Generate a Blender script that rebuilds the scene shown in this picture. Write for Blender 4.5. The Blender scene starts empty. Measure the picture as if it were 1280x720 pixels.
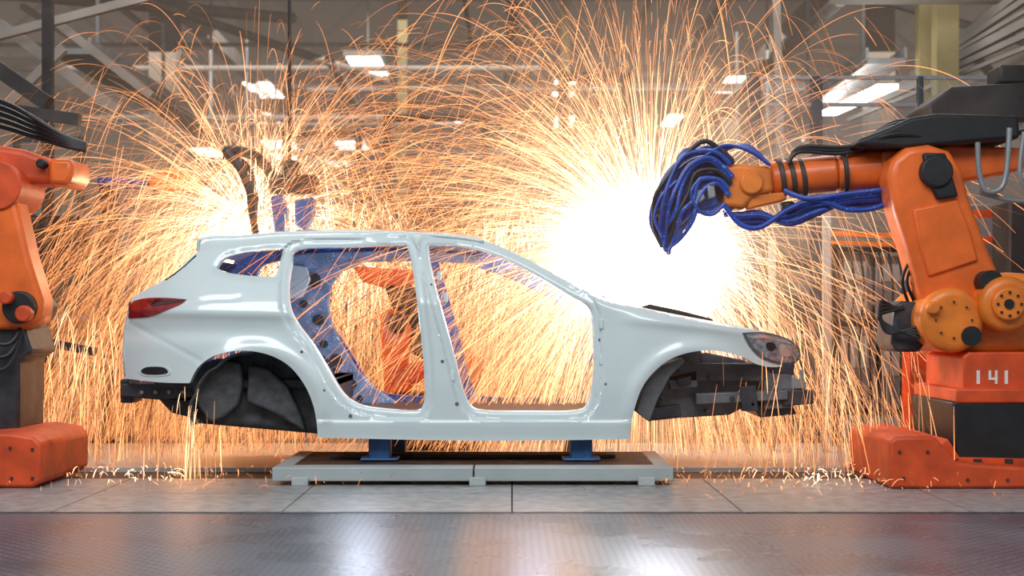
import bpy, bmesh, math, random
import numpy as np
from mathutils import Vector, Matrix
from mathutils.geometry import delaunay_2d_cdt
random.seed(7); rng=np.random.default_rng(7)
F=1800.0; D=9.0; CH=1.0; HY=400.0
def P(px,py,y=0.0):
    d=D+y
    return Vector(((px-640)*d/F, y, CH+(HY-py)*d/F))
COL=bpy.context.scene.collection
bpy.context.scene.view_settings.view_transform='Standard'
# ---------------------------------------------------------------- materials
def mat(name,col,rough=0.5,metal=0.0,var=0.12,scale=6.0,bump=0.0,bscale=60.0,emit=None,estr=0.0,coat=0.0,alpha=None):
    m=bpy.data.materials.new(name); m.use_nodes=True
    nt=m.node_tree; b=nt.nodes['Principled BSDF']
    tc=nt.nodes.new('ShaderNodeTexCoord')
    n=nt.nodes.new('ShaderNodeTexNoise'); n.inputs['Scale'].default_value=scale; n.inputs['Detail'].default_value=5
    nt.links.new(tc.outputs['Object'],n.inputs['Vector'])
    r=nt.nodes.new('ShaderNodeValToRGB')
    r.color_ramp.elements[0].position=0.3; r.color_ramp.elements[1].position=0.7
    r.color_ramp.elements[0].color=tuple(max(0,c*(1-var)) for c in col)+(1,)
    r.color_ramp.elements[1].color=tuple(min(1,c*(1+var)) for c in col)+(1,)
    nt.links.new(n.outputs['Fac'],r.inputs['Fac']); nt.links.new(r.outputs['Color'],b.inputs['Base Color'])
    b.inputs['Roughness'].default_value=rough; b.inputs['Metallic'].default_value=metal
    b.inputs['Coat Weight'].default_value=coat
    if bump>0:
        n2=nt.nodes.new('ShaderNodeTexNoise'); n2.inputs['Scale'].default_value=bscale
        nt.links.new(tc.outputs['Object'],n2.inputs['Vector'])
        bp=nt.nodes.new('ShaderNodeBump'); bp.inputs['Strength'].default_value=bump; bp.inputs['Distance'].default_value=0.01
        nt.links.new(n2.outputs['Fac'],bp.inputs['Height']); nt.links.new(bp.outputs['Normal'],b.inputs['Normal'])
    if emit:
        b.inputs['Emission Color'].default_value=tuple(emit)+(1,); b.inputs['Emission Strength'].default_value=estr
    if alpha is not None: b.inputs['Alpha'].default_value=alpha
    return m
def speckle(name,base,spot,scale=70,thr=0.22,rough=0.4,estr=0.0):
    m=mat(name,base,rough,0.0,0.35,12)
    nt=m.node_tree; b=nt.nodes['Principled BSDF']
    src=b.inputs['Base Color'].links[0].from_socket
    tc=[n for n in nt.nodes if n.type=='TEX_COORD'][0]
    v=nt.nodes.new('ShaderNodeTexVoronoi'); v.inputs['Scale'].default_value=scale
    nt.links.new(tc.outputs['Object'],v.inputs['Vector'])
    n=nt.nodes.new('ShaderNodeTexNoise'); n.inputs['Scale'].default_value=scale*0.3
    nt.links.new(tc.outputs['Object'],n.inputs['Vector'])
    ad=nt.nodes.new('ShaderNodeMath'); ad.operation='ADD'
    nt.links.new(v.outputs['Distance'],ad.inputs[0]); nt.links.new(n.outputs['Fac'],ad.inputs[1])
    mr=nt.nodes.new('ShaderNodeMapRange'); mr.inputs['From Min'].default_value=thr+0.42; mr.inputs['From Max'].default_value=thr+0.5
    mr.inputs['To Min'].default_value=1; mr.inputs['To Max'].default_value=0
    nt.links.new(ad.outputs[0],mr.inputs['Value'])
    mx=nt.nodes.new('ShaderNodeMix'); mx.data_type='RGBA'
    nt.links.new(mr.outputs[0],mx.inputs['Factor']); nt.links.new(src,mx.inputs['A'])
    mx.inputs['B'].default_value=tuple(spot)+(1,)
    nt.links.new(mx.outputs['Result'],b.inputs['Base Color'])
    return m
M={}
M['body']=mat('body_paint',(0.68,0.78,0.79),0.22,0,0.03,3,coat=0.8)
M['inner']=speckle('inner_steel_weld_lit',(0.22,0.31,0.48),(0.85,0.9,0.98),60,0.2)  # bluish weld light painted into the base colour, with pale specks
M['innerb']=speckle('inner_steel_blue_lit',(0.09,0.22,0.68),(0.7,0.82,1.0),60,0.14)  # far side: stronger blue of the weld light painted into the colour
M['liner']=mat('wheel_liner',(0.068,0.070,0.076),0.8,0,0.4,14,0.5,40)
M['dark']=mat('dark_steel',(0.055,0.057,0.065),0.5,0.4,0.4,9,0.2)
M['dark2']=mat('dark_machine',(0.055,0.048,0.045),0.55,0.3,0.4,4)
M['mid']=mat('engine_bay_primer',(0.13,0.135,0.15),0.55,0.1,0.35,9,0.3,30)
M['black']=mat('black_rubber',(0.015,0.015,0.017),0.5,0,0.3,9)
M['tail']=mat('tail_light_lens',(0.28,0.012,0.015),0.12,0,0.3,25,coat=1)
M['tail2']=mat('tail_light_dark',(0.07,0.008,0.01),0.12,0,0.3,25,coat=1)
M['head']=mat('headlight_lens',(0.30,0.33,0.37),0.1,0.3,0.5,30,coat=1)
M['chrome']=mat('chrome',(0.75,0.77,0.8),0.25,0.7,0.1,9)
M['glass']=mat('tinted_glass',(0.02,0.03,0.045),0.08,0,0.2,4)
M['orange']=mat('robot_orange',(0.84,0.150,0.020),0.42,0,0.2,5,coat=0.2)
M['orange_d']=mat('robot_red_orange',(0.66,0.080,0.018),0.48,0,0.28,6)
M['yellow']=mat('robot_amber',(0.82,0.215,0.024),0.42,0,0.2,6,coat=0.2)
M['blue']=mat('blue_stand',(0.025,0.10,0.26),0.45,0,0.3,14)
M['bluec']=speckle('blue_cable_sleeve',(0.012,0.06,0.36),(0.22,0.5,1.0),60,0.12,0.35)
M['steel']=mat('grey_steel',(0.30,0.31,0.32),0.4,0.3,0.15,5)
M['lsteel']=mat('light_grey_paint',(0.45,0.49,0.49),0.45,0,0.1,3)
M['beige']=mat('beige_steel',(0.24,0.20,0.16),0.6,0,0.2,2)
M['beam']=mat('roof_steel',(0.28,0.26,0.24),0.6,0,0.2,2)
M['yellowc']=mat('column_ochre',(0.32,0.27,0.13),0.6,0,0.2,2)
M['deck']=mat('rusty_deck',(0.09,0.05,0.035),0.6,0.2,0.5,7,0.3)
M['plat']=mat('platform_paint',(0.40,0.45,0.45),0.4,0,0.08,4)
M['wall']=mat('hall_wall_paint',(0.12,0.10,0.085),0.8,0,0.4,0.7)
M['ceil']=mat('hall_ceiling_deck',(0.17,0.15,0.14),0.8,0,0.3,0.6)
M['lamp']=mat('lamp_tube',(1,1,1),0.5,0,0,1,emit=(1,0.97,0.9),estr=6)
M['fence']=mat('fence_post_dark',(0.05,0.065,0.09),0.5,0.2,0.2,5)
M['pane']=mat('polycarbonate_pane',(0.35,0.4,0.45),0.2,0,0.1,3,alpha=0.13)
M['blueL']=mat('sky_blue_paint',(0.04,0.15,0.5),0.4,0,0.3,9)
M['white']=mat('white_decal',(0.8,0.78,0.75),0.5)
# ---------------------------------------------------------------- builders
def empty(name,loc=(0,0,0)):
    e=bpy.data.objects.new(name,None); COL.objects.link(e); e.location=loc; e.empty_display_size=0.1; return e
def link(me,name,parent=None,mats=(),smooth=None,bevel=0,seg=2):
    me.update()
    ob=bpy.data.objects.new(name,me); COL.objects.link(ob)
    for m in mats: me.materials.append(M[m] if isinstance(m,str) else m)
    if smooth is not None:
        me.shade_smooth() if hasattr(me,'shade_smooth') else None
        if smooth<180: me.set_sharp_from_angle(angle=math.radians(smooth))
    if bevel>0:
        b=ob.modifiers.new('bevel','BEVEL'); b.width=bevel; b.segments=seg; b.limit_method='ANGLE'; b.angle_limit=math.radians(40)
    if parent: ob.parent=parent; 
    return ob
class MB:
    def __init__(s): s.v=[]; s.f=[]
    def add(s,vs,fs):
        o=len(s.v); s.v+= [tuple(v) for v in vs]; s.f+=[tuple(i+o for i in f) for f in fs]; return s
    def box(s,x0,x1,y0,y1,z0,z1):
        vs=[(x,y,z) for x in (x0,x1) for y in (y0,y1) for z in (z0,z1)]
        return s.add(vs,[(0,1,3,2),(4,6,7,5),(0,4,5,1),(2,3,7,6),(0,2,6,4),(1,5,7,3)])
    def pbox(s,pa,pb,y0,y1):
        a=P(pa[0],pa[1],y0); b=P(pb[0],pb[1],y0)
        return s.box(min(a.x,b.x),max(a.x,b.x),y0,y1,min(a.z,b.z),max(a.z,b.z))
    def beam(s,a,b,w,h=None):
        h=h or w; a=Vector(a); b=Vector(b); d=(b-a).normalized()
        up=Vector((0,0,1)) if abs(d.z)<0.95 else Vector((0,1,0))
        u=d.cross(up).normalized(); v=u.cross(d).normalized()
        vs=[]
        for p in (a,b):
            for i,j in ((-1,-1),(1,-1),(1,1),(-1,1)): vs.append(p+u*i*w/2+v*j*h/2)
        return s.add(vs,[(0,1,2,3),(7,6,5,4),(0,4,5,1),(1,5,6,2),(2,6,7,3),(3,7,4,0)])
    def cyl(s,a,b,r,r2=None,n=24):
        r2=r if r2 is None else r2
        a=Vector(a); b=Vector(b); d=(b-a).normalized()
        up=Vector((0,0,1)) if abs(d.z)<0.95 else Vector((0,1,0))
        u=d.cross(up).normalized(); v=u.cross(d).normalized()
        vs=[a+(u*math.cos(t)+v*math.sin(t))*r for t in [2*math.pi*i/n for i in range(n)]]
        vs+=[b+(u*math.cos(t)+v*math.sin(t))*r2 for t in [2*math.pi*i/n for i in range(n)]]
        fs=[tuple(range(n)),tuple(range(2*n-1,n-1,-1))]
        fs+=[(i,n+i,n+(i+1)%n,(i+1)%n) for i in range(n)]
        return s.add(vs,fs)
    def prism(s,pts,y0,y1,yp=None):
        yp=y0 if yp is None else yp
        w=[P(a,b,yp) for a,b in pts]; n=len(w)
        area=sum(w[i].x*w[(i+1)%n].z-w[(i+1)%n].x*w[i].z for i in range(n))
        if area<0: w=w[::-1]
        vs=[(p.x,y0,p.z) for p in w]+[(p.x,y1,p.z) for p in w]
        fs=[tuple(range(n)),tuple(range(2*n-1,n-1,-1))]
        fs+=[(i,n+i,n+(i+1)%n,(i+1)%n) for i in range(n)]
        return s.add(vs,fs)
    def tube(s,pts,r,n=10,sub=8,taper=None):
        pts=[Vector(p) for p in pts]
        Q=[]
        for i in range(len(pts)-1):
            p0=pts[max(0,i-1)];p1=pts[i];p2=pts[i+1];p3=pts[min(len(pts)-1,i+2)]
            for k in range(sub):
                t=k/sub
                Q.append(0.5*((2*p1)+(p2-p0)*t+(2*p0-5*p1+4*p2-p3)*t*t+(3*p1-p0-3*p2+p3)*t**3))
        Q.append(pts[-1]); vs=[]; m=len(Q); pu=None
        for i,q in enumerate(Q):
            d=(Q[min(m-1,i+1)]-Q[max(0,i-1)]).normalized()
            if pu is None:
                up=Vector((0,0,1)) if abs(d.z)<0.9 else Vector((0,1,0)); u=d.cross(up).normalized()
            else: u=(pu-d*pu.dot(d)).normalized()
            pu=u; v=d.cross(u)
            rr=r if taper is None else r*taper(i/(m-1))
            for k in range(n):
                a=2*math.pi*k/n; vs.append(q+(u*math.cos(a)+v*math.sin(a))*rr)
        fs=[tuple(range(n))[::-1],tuple(range((m-1)*n,m*n))]
        for i in range(m-1):
            for k in range(n): fs.append((i*n+k,i*n+(k+1)%n,(i+1)*n+(k+1)%n,(i+1)*n+k))
        return s.add(vs,fs)
    def out(s,name,material,parent=None,bevel=0,smooth=40,seg=2):
        me=bpy.data.meshes.new(name); me.from_pydata(s.v,[],s.f)
        bm=bmesh.new(); bm.from_mesh(me); bmesh.ops.recalc_face_normals(bm,faces=bm.faces); bm.to_mesh(me); bm.free()
        return link(me,name,parent,[material],smooth,bevel,seg)
# ---------------------------------------------------------------- CAR
car=empty('car_body_shell')
outline=[(250,300,1),(262,296,0),(300,295,0),(350,291,0),(430,289,0),(510,291,0),(570,295,0),(605,301,0),(632,311,0),(660,324,0),(700,346,0),(735,363,0),(765,376,0),(800,384,0),(850,394,0),(900,403,0),(945,412,0),(985,423,0),(998,434,0),(1000,446,0),(990,457,1),(965,459,0),(945,455,0),(930,447,0),(910,441,0),(885,438,0),(860,441,0),(838,449,0),(818,464,0),(803,484,0),(794,508,0),(789,530,0),(787,549,1),(600,551,0),(397,547,1),(396,530,0),(391,505,0),(380,480,0),(362,458,0),(340,445,0),(315,439,0),(290,439,0),(265,446,0),(247,460,0),(237,479,1),(200,478,0),(155,473,1),(153,440,0),(155,410,0),(159,390,0),(163,377,0),(172,368,0),(190,358,0),(205,350,0),(222,338,0),(238,322,0),(250,312,1)]
hole_r=[(372,312,0),(440,309,0),(508,306,1),(514,325,0),(519,360,0),(524,400,0),(529,450,0),(531,490,0),(529,505,0),(520,513,0),(480,511,0),(450,506,0),(430,493,0),(412,465,0),(392,432,0),(372,405,0),(362,385,0),(360,360,0),(364,330,0)]
hole_f=[(535,307,1),(570,307,0),(600,313,0),(640,328,0),(680,350,0),(715,371,0),(735,383,0),(740,400,0),(742,440,0),(741,475,0),(736,500,0),(722,513,0),(660,514,0),(605,513,0),(588,506,0),(578,485,0),(568,445,0),(556,400,0),(545,360,0),(538,330,0)]
hole_q=[(270,335,1),(282,322,0),(310,315,0),(354,311,1),(350,328,0),(344,346,1),(318,345,0),(285,341,0)]
def smoothpoly(pts,sub=4):
    n=len(pts); out=[]
    for i in range(n):
        p1=np.array(pts[i][:2],float); p2=np.array(pts[(i+1)%n][:2],float)
        p0=p1 if pts[i][2] else np.array(pts[i-1][:2],float)
        p3=p2 if pts[(i+1)%n][2] else np.array(pts[(i+2)%n][:2],float)
        for k in range(sub):
            t=k/sub
            out.append(0.5*((2*p1)+(p2-p0)*t+(2*p0-5*p1+4*p2-p3)*t*t+(3*p1-p0-3*p2+p3)*t**3))
    return np.array(out)
OUT=smoothpoly(outline); HR=smoothpoly(hole_r); HF=smoothpoly(hole_f); HQ=smoothpoly(hole_q)
def inpoly(pts,poly):
    x=pts[:,0];y=pts[:,1]; ins=np.zeros(len(pts),bool); n=len(poly)
    for i in range(n):
        x1,y1=poly[i]; x2,y2=poly[(i+1)%n]
        if y1==y2: continue
        c=((y1>y)!=(y2>y))&(x<(x2-x1)*(y-y1)/(y2-y1)+x1); ins^=c
    return ins
def distpoly(pts,poly):
    d=np.full(len(pts),1e9); n=len(poly)
    for i in range(n):
        a=poly[i]; b=poly[(i+1)%n]; ab=b-a; L=(ab**2).sum()
        if L<1e-9: continue
        t=np.clip(((pts-a)@ab)/L,0,1); q=a+t[:,None]*ab
        d=np.minimum(d,np.sqrt(((pts-q)**2).sum(1)))
    return d
topx=np.array([p[0] for p in outline[:19]]); topy=np.array([p[1] for p in outline[:19]])
def sstep(a,b,x):
    t=np.clip((x-a)/(b-a),0,1); return t*t*(3-2*t)
def offs(pp,recess=True):
    """inward offset of the body side for photo-plane points (px)"""
    x=(pp[:,0]-640)/200; z=1+(400-pp[:,1])/200
    u=np.clip((x+2.47)/0.75,0,1); o=0.30*(1-u)**2.4
    v=np.clip((1.82-x)/1.1,0,1); o=o+0.40*(1-v)**2.3
    t=np.clip((z-1.10)/0.45,0,1.2); o=o+0.27*t**1.1
    o=o-0.022*np.exp(-((z-1.05+0.02*(x+2))/0.035)**2)*sstep(-0.9,-1.5,x)
    o=o+0.02*np.exp(-((z-0.93)/0.06)**2)*sstep(-1.2,-1.7,x)
    o=o-0.018*np.exp(-((z-0.96+0.09*(x-1.2))/0.03)**2)*sstep(0.6,0.9,x)
    s=np.clip((0.62-z)/0.35,0,1); o=o+0.05*s**1.5
    o=o-0.02*sstep(0.375,0.36,z)*sstep(-1.3,-1.2,x)*sstep(0.8,0.7,x)
    for cx,cz in ((-1.60,0.40),(1.16,0.40)):
        r=np.hypot(x-cx,z-cz); o=o-0.024*np.exp(-((r-0.42)/0.05)**2)*sstep(0.3,0.45,z)
    tz=1+(400-np.interp(pp[:,0],topx,topy))/200
    w=np.clip(1-(tz-z)/0.06,0,1); o=o+0.05*w**2
    if recess:
        for H in (HR,HF):
            d=distpoly(pp,H)/200
            o=o+0.028*sstep(0.062,0.046,d)
            o=o+0.02*sstep(0.022,0.0,d)
        d=distpoly(pp,HQ)/200; o=o+0.015*sstep(0.03,0.01,d)
    def groove(a,b,w=0.008,dep=0.012):
        a=np.array(a,float);b=np.array(b,float);ab=b-a
        t=np.clip(((pp-a)@ab)/(ab@ab),0,1);q=a+t[:,None]*ab
        dd=np.sqrt(((pp-q)**2).sum(1))/200
        return dep*np.exp(-(dd/w)**2)
    o=o+groove((232,378),(300,372))*0.6+groove((158,402),(252,452))*0.8
    return o
def surf(pp,lift=0.0,recess=True):
    o=offs(pp,recess)-lift; d=D+o
    return np.stack([(pp[:,0]-640)*d/F,o,CH+(HY-pp[:,1])*d/F],1)
def cdt(outer,holes,step):
    mn=outer.min(0);mx=outer.max(0)
    gx,gy=np.meshgrid(np.arange(mn[0]+step*.5,mx[0],step),np.arange(mn[1]+step*.5,mx[1],step))
    gx=gx+(np.arange(gx.shape[0])%2)[:,None]*step*0.5
    g=np.stack([gx.ravel(),gy.ravel()],1)
    k=inpoly(g,outer)&(distpoly(g,outer)>step*0.45)
    for h in holes: k&=~inpoly(g,h); k&=distpoly(g,h)>step*0.45
    g=g[k]
    V=[];E=[]
    for loop in [outer]+list(holes):
        o=len(V); n=len(loop); V+=[Vector(p) for p in loop]; E+=[(o+i,o+(i+1)%n) for i in range(n)]
    V+=[Vector(p) for p in g]
    r=delaunay_2d_cdt(V,E,[],0,1e-5)
    vs=np.array([tuple(v) for v in r[0]]); fs=np.array([tuple(f) for f in r[2]])
    c=vs[fs].mean(1); k=inpoly(c,outer)
    for h in holes:k&=~inpoly(c,h)
    fs=fs[k]
    a=vs[fs[:,1]]-vs[fs[:,0]]; b=vs[fs[:,2]]-vs[fs[:,0]]
    cr=a[:,0]*b[:,1]-a[:,1]*b[:,0]; fl=cr>0; fs[fl]=fs[fl][:,::-1]
    return vs,fs
def shell(name,outer,holes,step,mats,th,parent,lift=0.0,mirror=False,recess=True,smooth=50):
    vs,fs=cdt(outer,holes,step); A=surf(vs,lift,recess); B=A.copy(); B[:,1]+=th
    if mirror: A[:,1]=1.8-A[:,1]; B[:,1]=1.8-B[:,1]
    n=len(A); ec={}
    for f in fs:
        for i in range(3):
            e=(f[i],f[(i+1)%3]); k=(min(e),max(e)); ec.setdefault(k,[]).append(e)
    rim=[v[0] for v in ec.values() if len(v)==1]
    faces=[tuple(int(i) for i in f) for f in fs]; m=[0]*len(faces)
    faces+=[tuple(int(i)+n for i in f[::-1]) for f in fs]; m+=[1]*len(fs)
    faces+=[(int(b),int(a),int(a)+n,int(b)+n) for a,b in rim]; m+=[0 if not mirror else 1]*len(rim)
    me=bpy.data.meshes.new(name); me.from_pydata(np.vstack([A,B]).tolist(),[],faces)
    me.polygons.foreach_set('material_index',m)
    bm=bmesh.new(); bm.from_mesh(me); bmesh.ops.recalc_face_normals(bm,faces=bm.faces); bm.to_mesh(me); bm.free()
    return link(me,name,parent,mats,smooth)
shell('side_panel',OUT,[HR,HF,HQ],3.2,['body','inner'],0.085,car)
shell('side_panel_far',OUT,[HR,HF,HQ],4.5,['body','innerb'],0.085,car,mirror=True)
def loft(name,pix,material,crown=0.0,bulge=0.0,th=0.02,inner='inner',n=14,inset=0.0):
    pp=np.array(pix,float); W=surf(pp,0,False); vs=[];fs=[];m=len(W)
    for i,w in enumerate(W):
        for k in range(n+1):
            s=k/n; y=w[1]+inset+(1.8-2*(w[1]+inset))*s; q=math.sin(math.pi*s)
            vs.append((w[0]+bulge*q,y,w[2]+crown*q))
    for i in range(m-1):
        for k in range(n): a=i*(n+1)+k; fs.append((a,a+1,a+n+2,a+n+1))
    me=bpy.data.meshes.new(name); me.from_pydata(vs,[],fs)
    ob=link(me,name,car,[material,inner],60)
    so=ob.modifiers.new('solid','SOLIDIFY'); so.thickness=th; so.offset=0; so.material_offset=0
    return ob
roofpts=[tuple(p) for p in OUT if 250<=p[0]<=612 and p[1]<306]
roofpts.sort()
roofpts=[(a,b+1.5) for a,b in roofpts]
loft('roof_panel',roofpts,'body',crown=0.045)
loft('roof_liner',[(a,b+7) for a,b in roofpts[6:-2]],'inner',crown=0.04,inset=0.05)
loft('tailgate',[(206,351),(192,359),(175,369),(166,379),(162,392),(158,410),(156,440),(157,470)],'body',bulge=-0.02)
loft('tailgate_glass',[(246,320),(232,333),(218,344),(207,351)],'glass',bulge=-0.02)
loft('cowl_panel',[(752,371),(766,378),(785,383)],'dark',crown=0.01,inset=0.03)
MB().prism([(247,299),(262,295),(300,294),(300,300),(262,313),(250,318),(246,312)],0.30,1.50,0.33).out('roof_spoiler','body',car,0.012)
def patch(name,pts,material,lift=0.006,step=3.5,th=0.02):
    return shell(name,smoothpoly(pts,3),[],step,[material,material],th,car,lift=lift,recess=False)
patch('tail_light',[(161,378,1),(180,373,0),(205,372,0),(233,374,1),(226,380,0),(205,389,0),(186,396,0),(160,398,1)],'tail')
patch('tail_light_band',[(185,376,1),(205,374,0),(231,375,1),(215,379,0),(190,383,1)],'tail2',0.010)
patch('bumper_slot_trim',[(172,464,0),(180,457,0),(205,457,0),(214,466,0),(204,470,0),(182,470,0)],'body',0.006)
patch('bumper_slot',[(176,464,0),(183,459,0),(203,459,0),(210,465,0),(202,468,0),(183,468,0)],'black',0.010)
patch('headlight_bezel',[(928,416,1),(955,415,0),(984,423,0),(998,434,0),(1000,447,0),(990,456,0),(971,455,0),(950,447,0),(936,432,0)],'mid',0.006)
patch('headlight',[(932,418,1),(956,417,0),(983,425,0),(996,436,0),(998,446,0),(989,453,0),(972,452,0),(952,444,0),(940,431,0)],'head',0.012)
patch('headlight_bulb',[(958,429,0),(966,428,0),(970,434,0),(965,439,0),(959,436,0)],'black',0.016)
patch('headlight_reflector',[(974,431,0),(984,432,0),(991,439,0),(986,446,0),(976,443,0)],'chrome',0.018)
patch('headlight_strip',[(938,420,0),(958,419,0),(986,427,0),(985,430,0),(957,423,0),(940,423,0)],'chrome',0.018)
hp=MB()
for (a,b,r) in [(539,356,1.6),(553,452,2.2),(571,505,2.4),(438,520,2.4),(757,480,1.6),(750,425,2.2),(377,440,2),(405,488,1.6)]:
    w=surf(np.array([[a,b]],float),0.002)[0]
    hp.cyl((w[0],w[1],w[2]),(w[0],w[1]+0.02,w[2]),r/200,n=14)
hp.out('body_holes','mid',car)
hg=MB()
for (a,b) in [(549,345),(557,372),(566,470),(752,450),(752,405)]:
    w=surf(np.array([[a,b]],float),0.006)[0]; hg.box(w[0]-0.012,w[0]+0.012,w[1]-0.006,w[1]+0.03,w[2]-0.03,w[2]+0.03)
hg.out('hinge_plates','body',car,0.004)
def inner_ring(name,pts,y0,y1,material):
    return MB().prism(pts,y0,y1).out(name,material,car,0.012)
inner_ring('inner_quarter_panel',[(352,318),(446,313),(452,330),(428,338),(414,356),(410,380),(415,405),(428,432),(446,462),(470,486),(506,510),(430,514),(396,470),(352,430)],1.42,1.50,'inner')
inner_ring('inner_roof_rail',[(440,314),(520,312),(600,320),(600,330),(520,326),(440,328)],1.40,1.46,'inner')
inner_ring('inner_a_pillar',[(590,318),(612,316),(650,332),(700,358),(738,382),(738,401),(690,374),(640,349),(596,334)],1.42,1.47,'innerb')
s=MB()
for (a,b,r) in ((392,350,9),(398,400,7),(420,450,8),(440,480,6),(405,430,5),(450,498,4),(380,380,5)):
    q=P(a,b,1.41); s.cyl((q.x,1.405,q.z),(q.x,1.43,q.z),r*10.4/1800,n=20)
s.out('inner_panel_holes','dark',car)
s=MB(); s.prism([(362,330),(384,334),(388,350),(378,372),(362,374)],1.38,1.41); s.out('inner_bracket','body',car,0.01)
f=MB()
f.box(-1.2,0.72,0.12,1.68,0.33,0.40); f.box(-2.30,-1.15,0.25,1.55,0.56,0.62)
f.box(-1.25,-1.15,0.2,1.6,0.36,0.62)
f.out('floor_pan','dark',car,0.01)
MB().box(0.68,0.72,0.12,1.68,0.40,1.06).box(0.70,0.95,0.25,1.55,0.98,1.05).out('firewall','dark',car,0.01)
def wheelhouse(name,cx,cz,r,y0,y1,a0,a1):
    n=28; vs=[];fs=[]
    ys=(y0,(y0+y1)/2,y1)
    for y in ys:
        for i in range(n+1):
            a=math.radians(a0+(a1-a0)*i/n); rr=r*(1.0 if i%4 else 0.97)
            vs.append((cx+rr*math.cos(a),y,cz+rr*math.sin(a)))
    for j in range(2):
        for i in range(n): fs.append((j*(n+1)+i,j*(n+1)+i+1,(j+1)*(n+1)+i+1,(j+1)*(n+1)+i))
    fs.append(tuple(range(2*(n+1),3*(n+1))))
    me=bpy.data.meshes.new(name); me.from_pydata(vs,[],fs)
    ob=link(me,name,car,['liner'],40); so=ob.modifiers.new('s','SOLIDIFY'); so.thickness=0.012
    return ob
wheelhouse('rear_wheel_liner',-1.60,0.37,0.43,0.06,0.30,-15,185)
wheelhouse('rear_wheel_liner_far',-1.60,0.37,0.43,1.38,1.74,-15,185)
MB().prism([(238,468),(250,454),(272,448),(300,454),(302,480),(298,505),(280,522),(262,528),(242,502)],0.17,0.29).prism([(310,456),(336,462),(358,482),(376,520),(382,540),(345,518),(308,502)],0.2,0.29).out('wheel_liner_inner','liner',car,0.02,seg=3)
MB().prism([(800,500),(812,472),(838,452),(885,441),(930,450),(958,460),(958,515),(930,512),(915,520),(850,524),(812,528)],0.40,0.44,0.3).out('front_inner_fender','mid',car,0.01)
MB().prism([(800,500),(812,472),(838,452),(885,441),(930,450),(958,460),(958,515),(850,524),(812,528)],1.36,1.40,0.3).out('front_inner_fender_far','liner',car,0.01)
s=MB()
s.prism([(795,515),(806,480),(826,458),(852,447),(856,452),(838,470),(822,500),(812,528)],0.1,0.40)
s.prism([(835,470),(872,462),(872,484),(838,488)],0.30,0.40)
s.prism([(900,458),(935,458),(935,480),(900,480)],0.34,0.40)
s.prism([(870,492),(985,488),(985,500),(870,506)],0.26,0.40)
s.prism([(955,462),(990,466),(992,510),(955,512)],0.30,0.48)
s.out('front_rail','mid',car,0.008)
s=MB()
s.prism([(846,474),(864,470),(864,480),(848,482)],0.27,0.3); s.prism([(906,462),(929,462),(929,475),(906,475)],0.32,0.35); s.prism([(925,484),(945,482),(948,514),(928,514)],0.24,0.3); s.prism([(812,510),(850,506),(852,520),(815,524)],0.3,0.4)
a=P(853,458,0.25); s.cyl((a.x,0.22,a.z),(a.x,0.32,a.z),0.04)
for px,py,r in ((888,472,0.014),(915,498,0.016),(940,505,0.014),(828,496,0.02),(885,515,.012)):
    a=P(px,py,0.27); s.cyl((a.x,0.24,a.z),(a.x,0.42,a.z),r,n=16)
s.out('rail_fittings','dark',car,0.004)
s=MB()
s.prism([(978,486),(1016,488),(1018,505),(978,508)],0.28,1.5)
s.prism([(960,450),(994,454),(992,470),(960,468)],0.3,1.5)
s.prism([(940,505),(990,505),(996,518),(950,522)],0.35,1.45)
s.out('front_crossmember','dark',car,0.01)
MB().prism([(990,470),(1008,478),(1008,486),(988,486)],0.3,0.5).prism([(1000,462),(1005,462),(1005,488),(1000,488)],0.34,0.37).out('tow_bracket','steel',car,0.004)
s=MB()
s.prism([(150,480),(240,480),(246,496),(200,500),(150,496)],0.3,1.5)
s.prism([(196,497),(262,500),(330,518),(318,530),(262,528),(214,516)],0.45,1.3)
s.prism([(150,474),(162,474),(166,504),(150,504)],0.34,0.6)
s.out('rear_bumper_beam','dark',car,0.012)
s=MB()
for k in range(4): 
    a=P(178+k*17,490,0.29); s.cyl((a.x,0.27,a.z),(a.x,0.33,a.z),0.012,n=14)
s.out('beam_bolts','steel',car)
s=MB(); s.prism([(800,384),(812,380),(850,388),(892,399),(890,410),(800,402)],0.32,1.48,0.32); s.out('cowl_grille','black',car,0.01)
s=MB(); 
for yy in (0.42,1.38): s.cyl((1.14,yy,0.60),(1.14,yy,0.93),0.11,0.09)
s.box(0.95,1.65,0.3,0.36,0.6,0.72); s.box(0.95,1.65,1.44,1.5,0.6,0.72); s.out('strut_towers','dark',car,0.01)

# stands
st=empty('body_support_stand')
s=MB()
for px in (472,728):
    for yy,z0 in ((0.18,0.108),(1.45,0.0)):
        x=(px-640)/200
        s.add([(x-0.13,yy-0.08,z0+0.14),(x+0.13,yy-0.08,z0+0.14),(x+0.13,yy+0.08,z0+0.14),(x-0.13,yy+0.08,z0+0.14),(x-0.13,yy-0.08,0.33),(x+0.13,yy-0.08,0.33),(x+0.13,yy+0.08,0.33),(x-0.13,yy+0.08,0.33)],
              [(0,3,2,1),(4,5,6,7),(0,1,5,4),(1,2,6,5),(2,3,7,6),(3,0,4,7)])
        s.box(x-0.07,x+0.07,yy-.06,yy+.06,z0,z0+0.15)
        s.box(x-0.12,x+0.12,yy-.09,yy+.09,z0,z0+0.02)
s.out('pedestals','blue',st,0.01)
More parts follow.
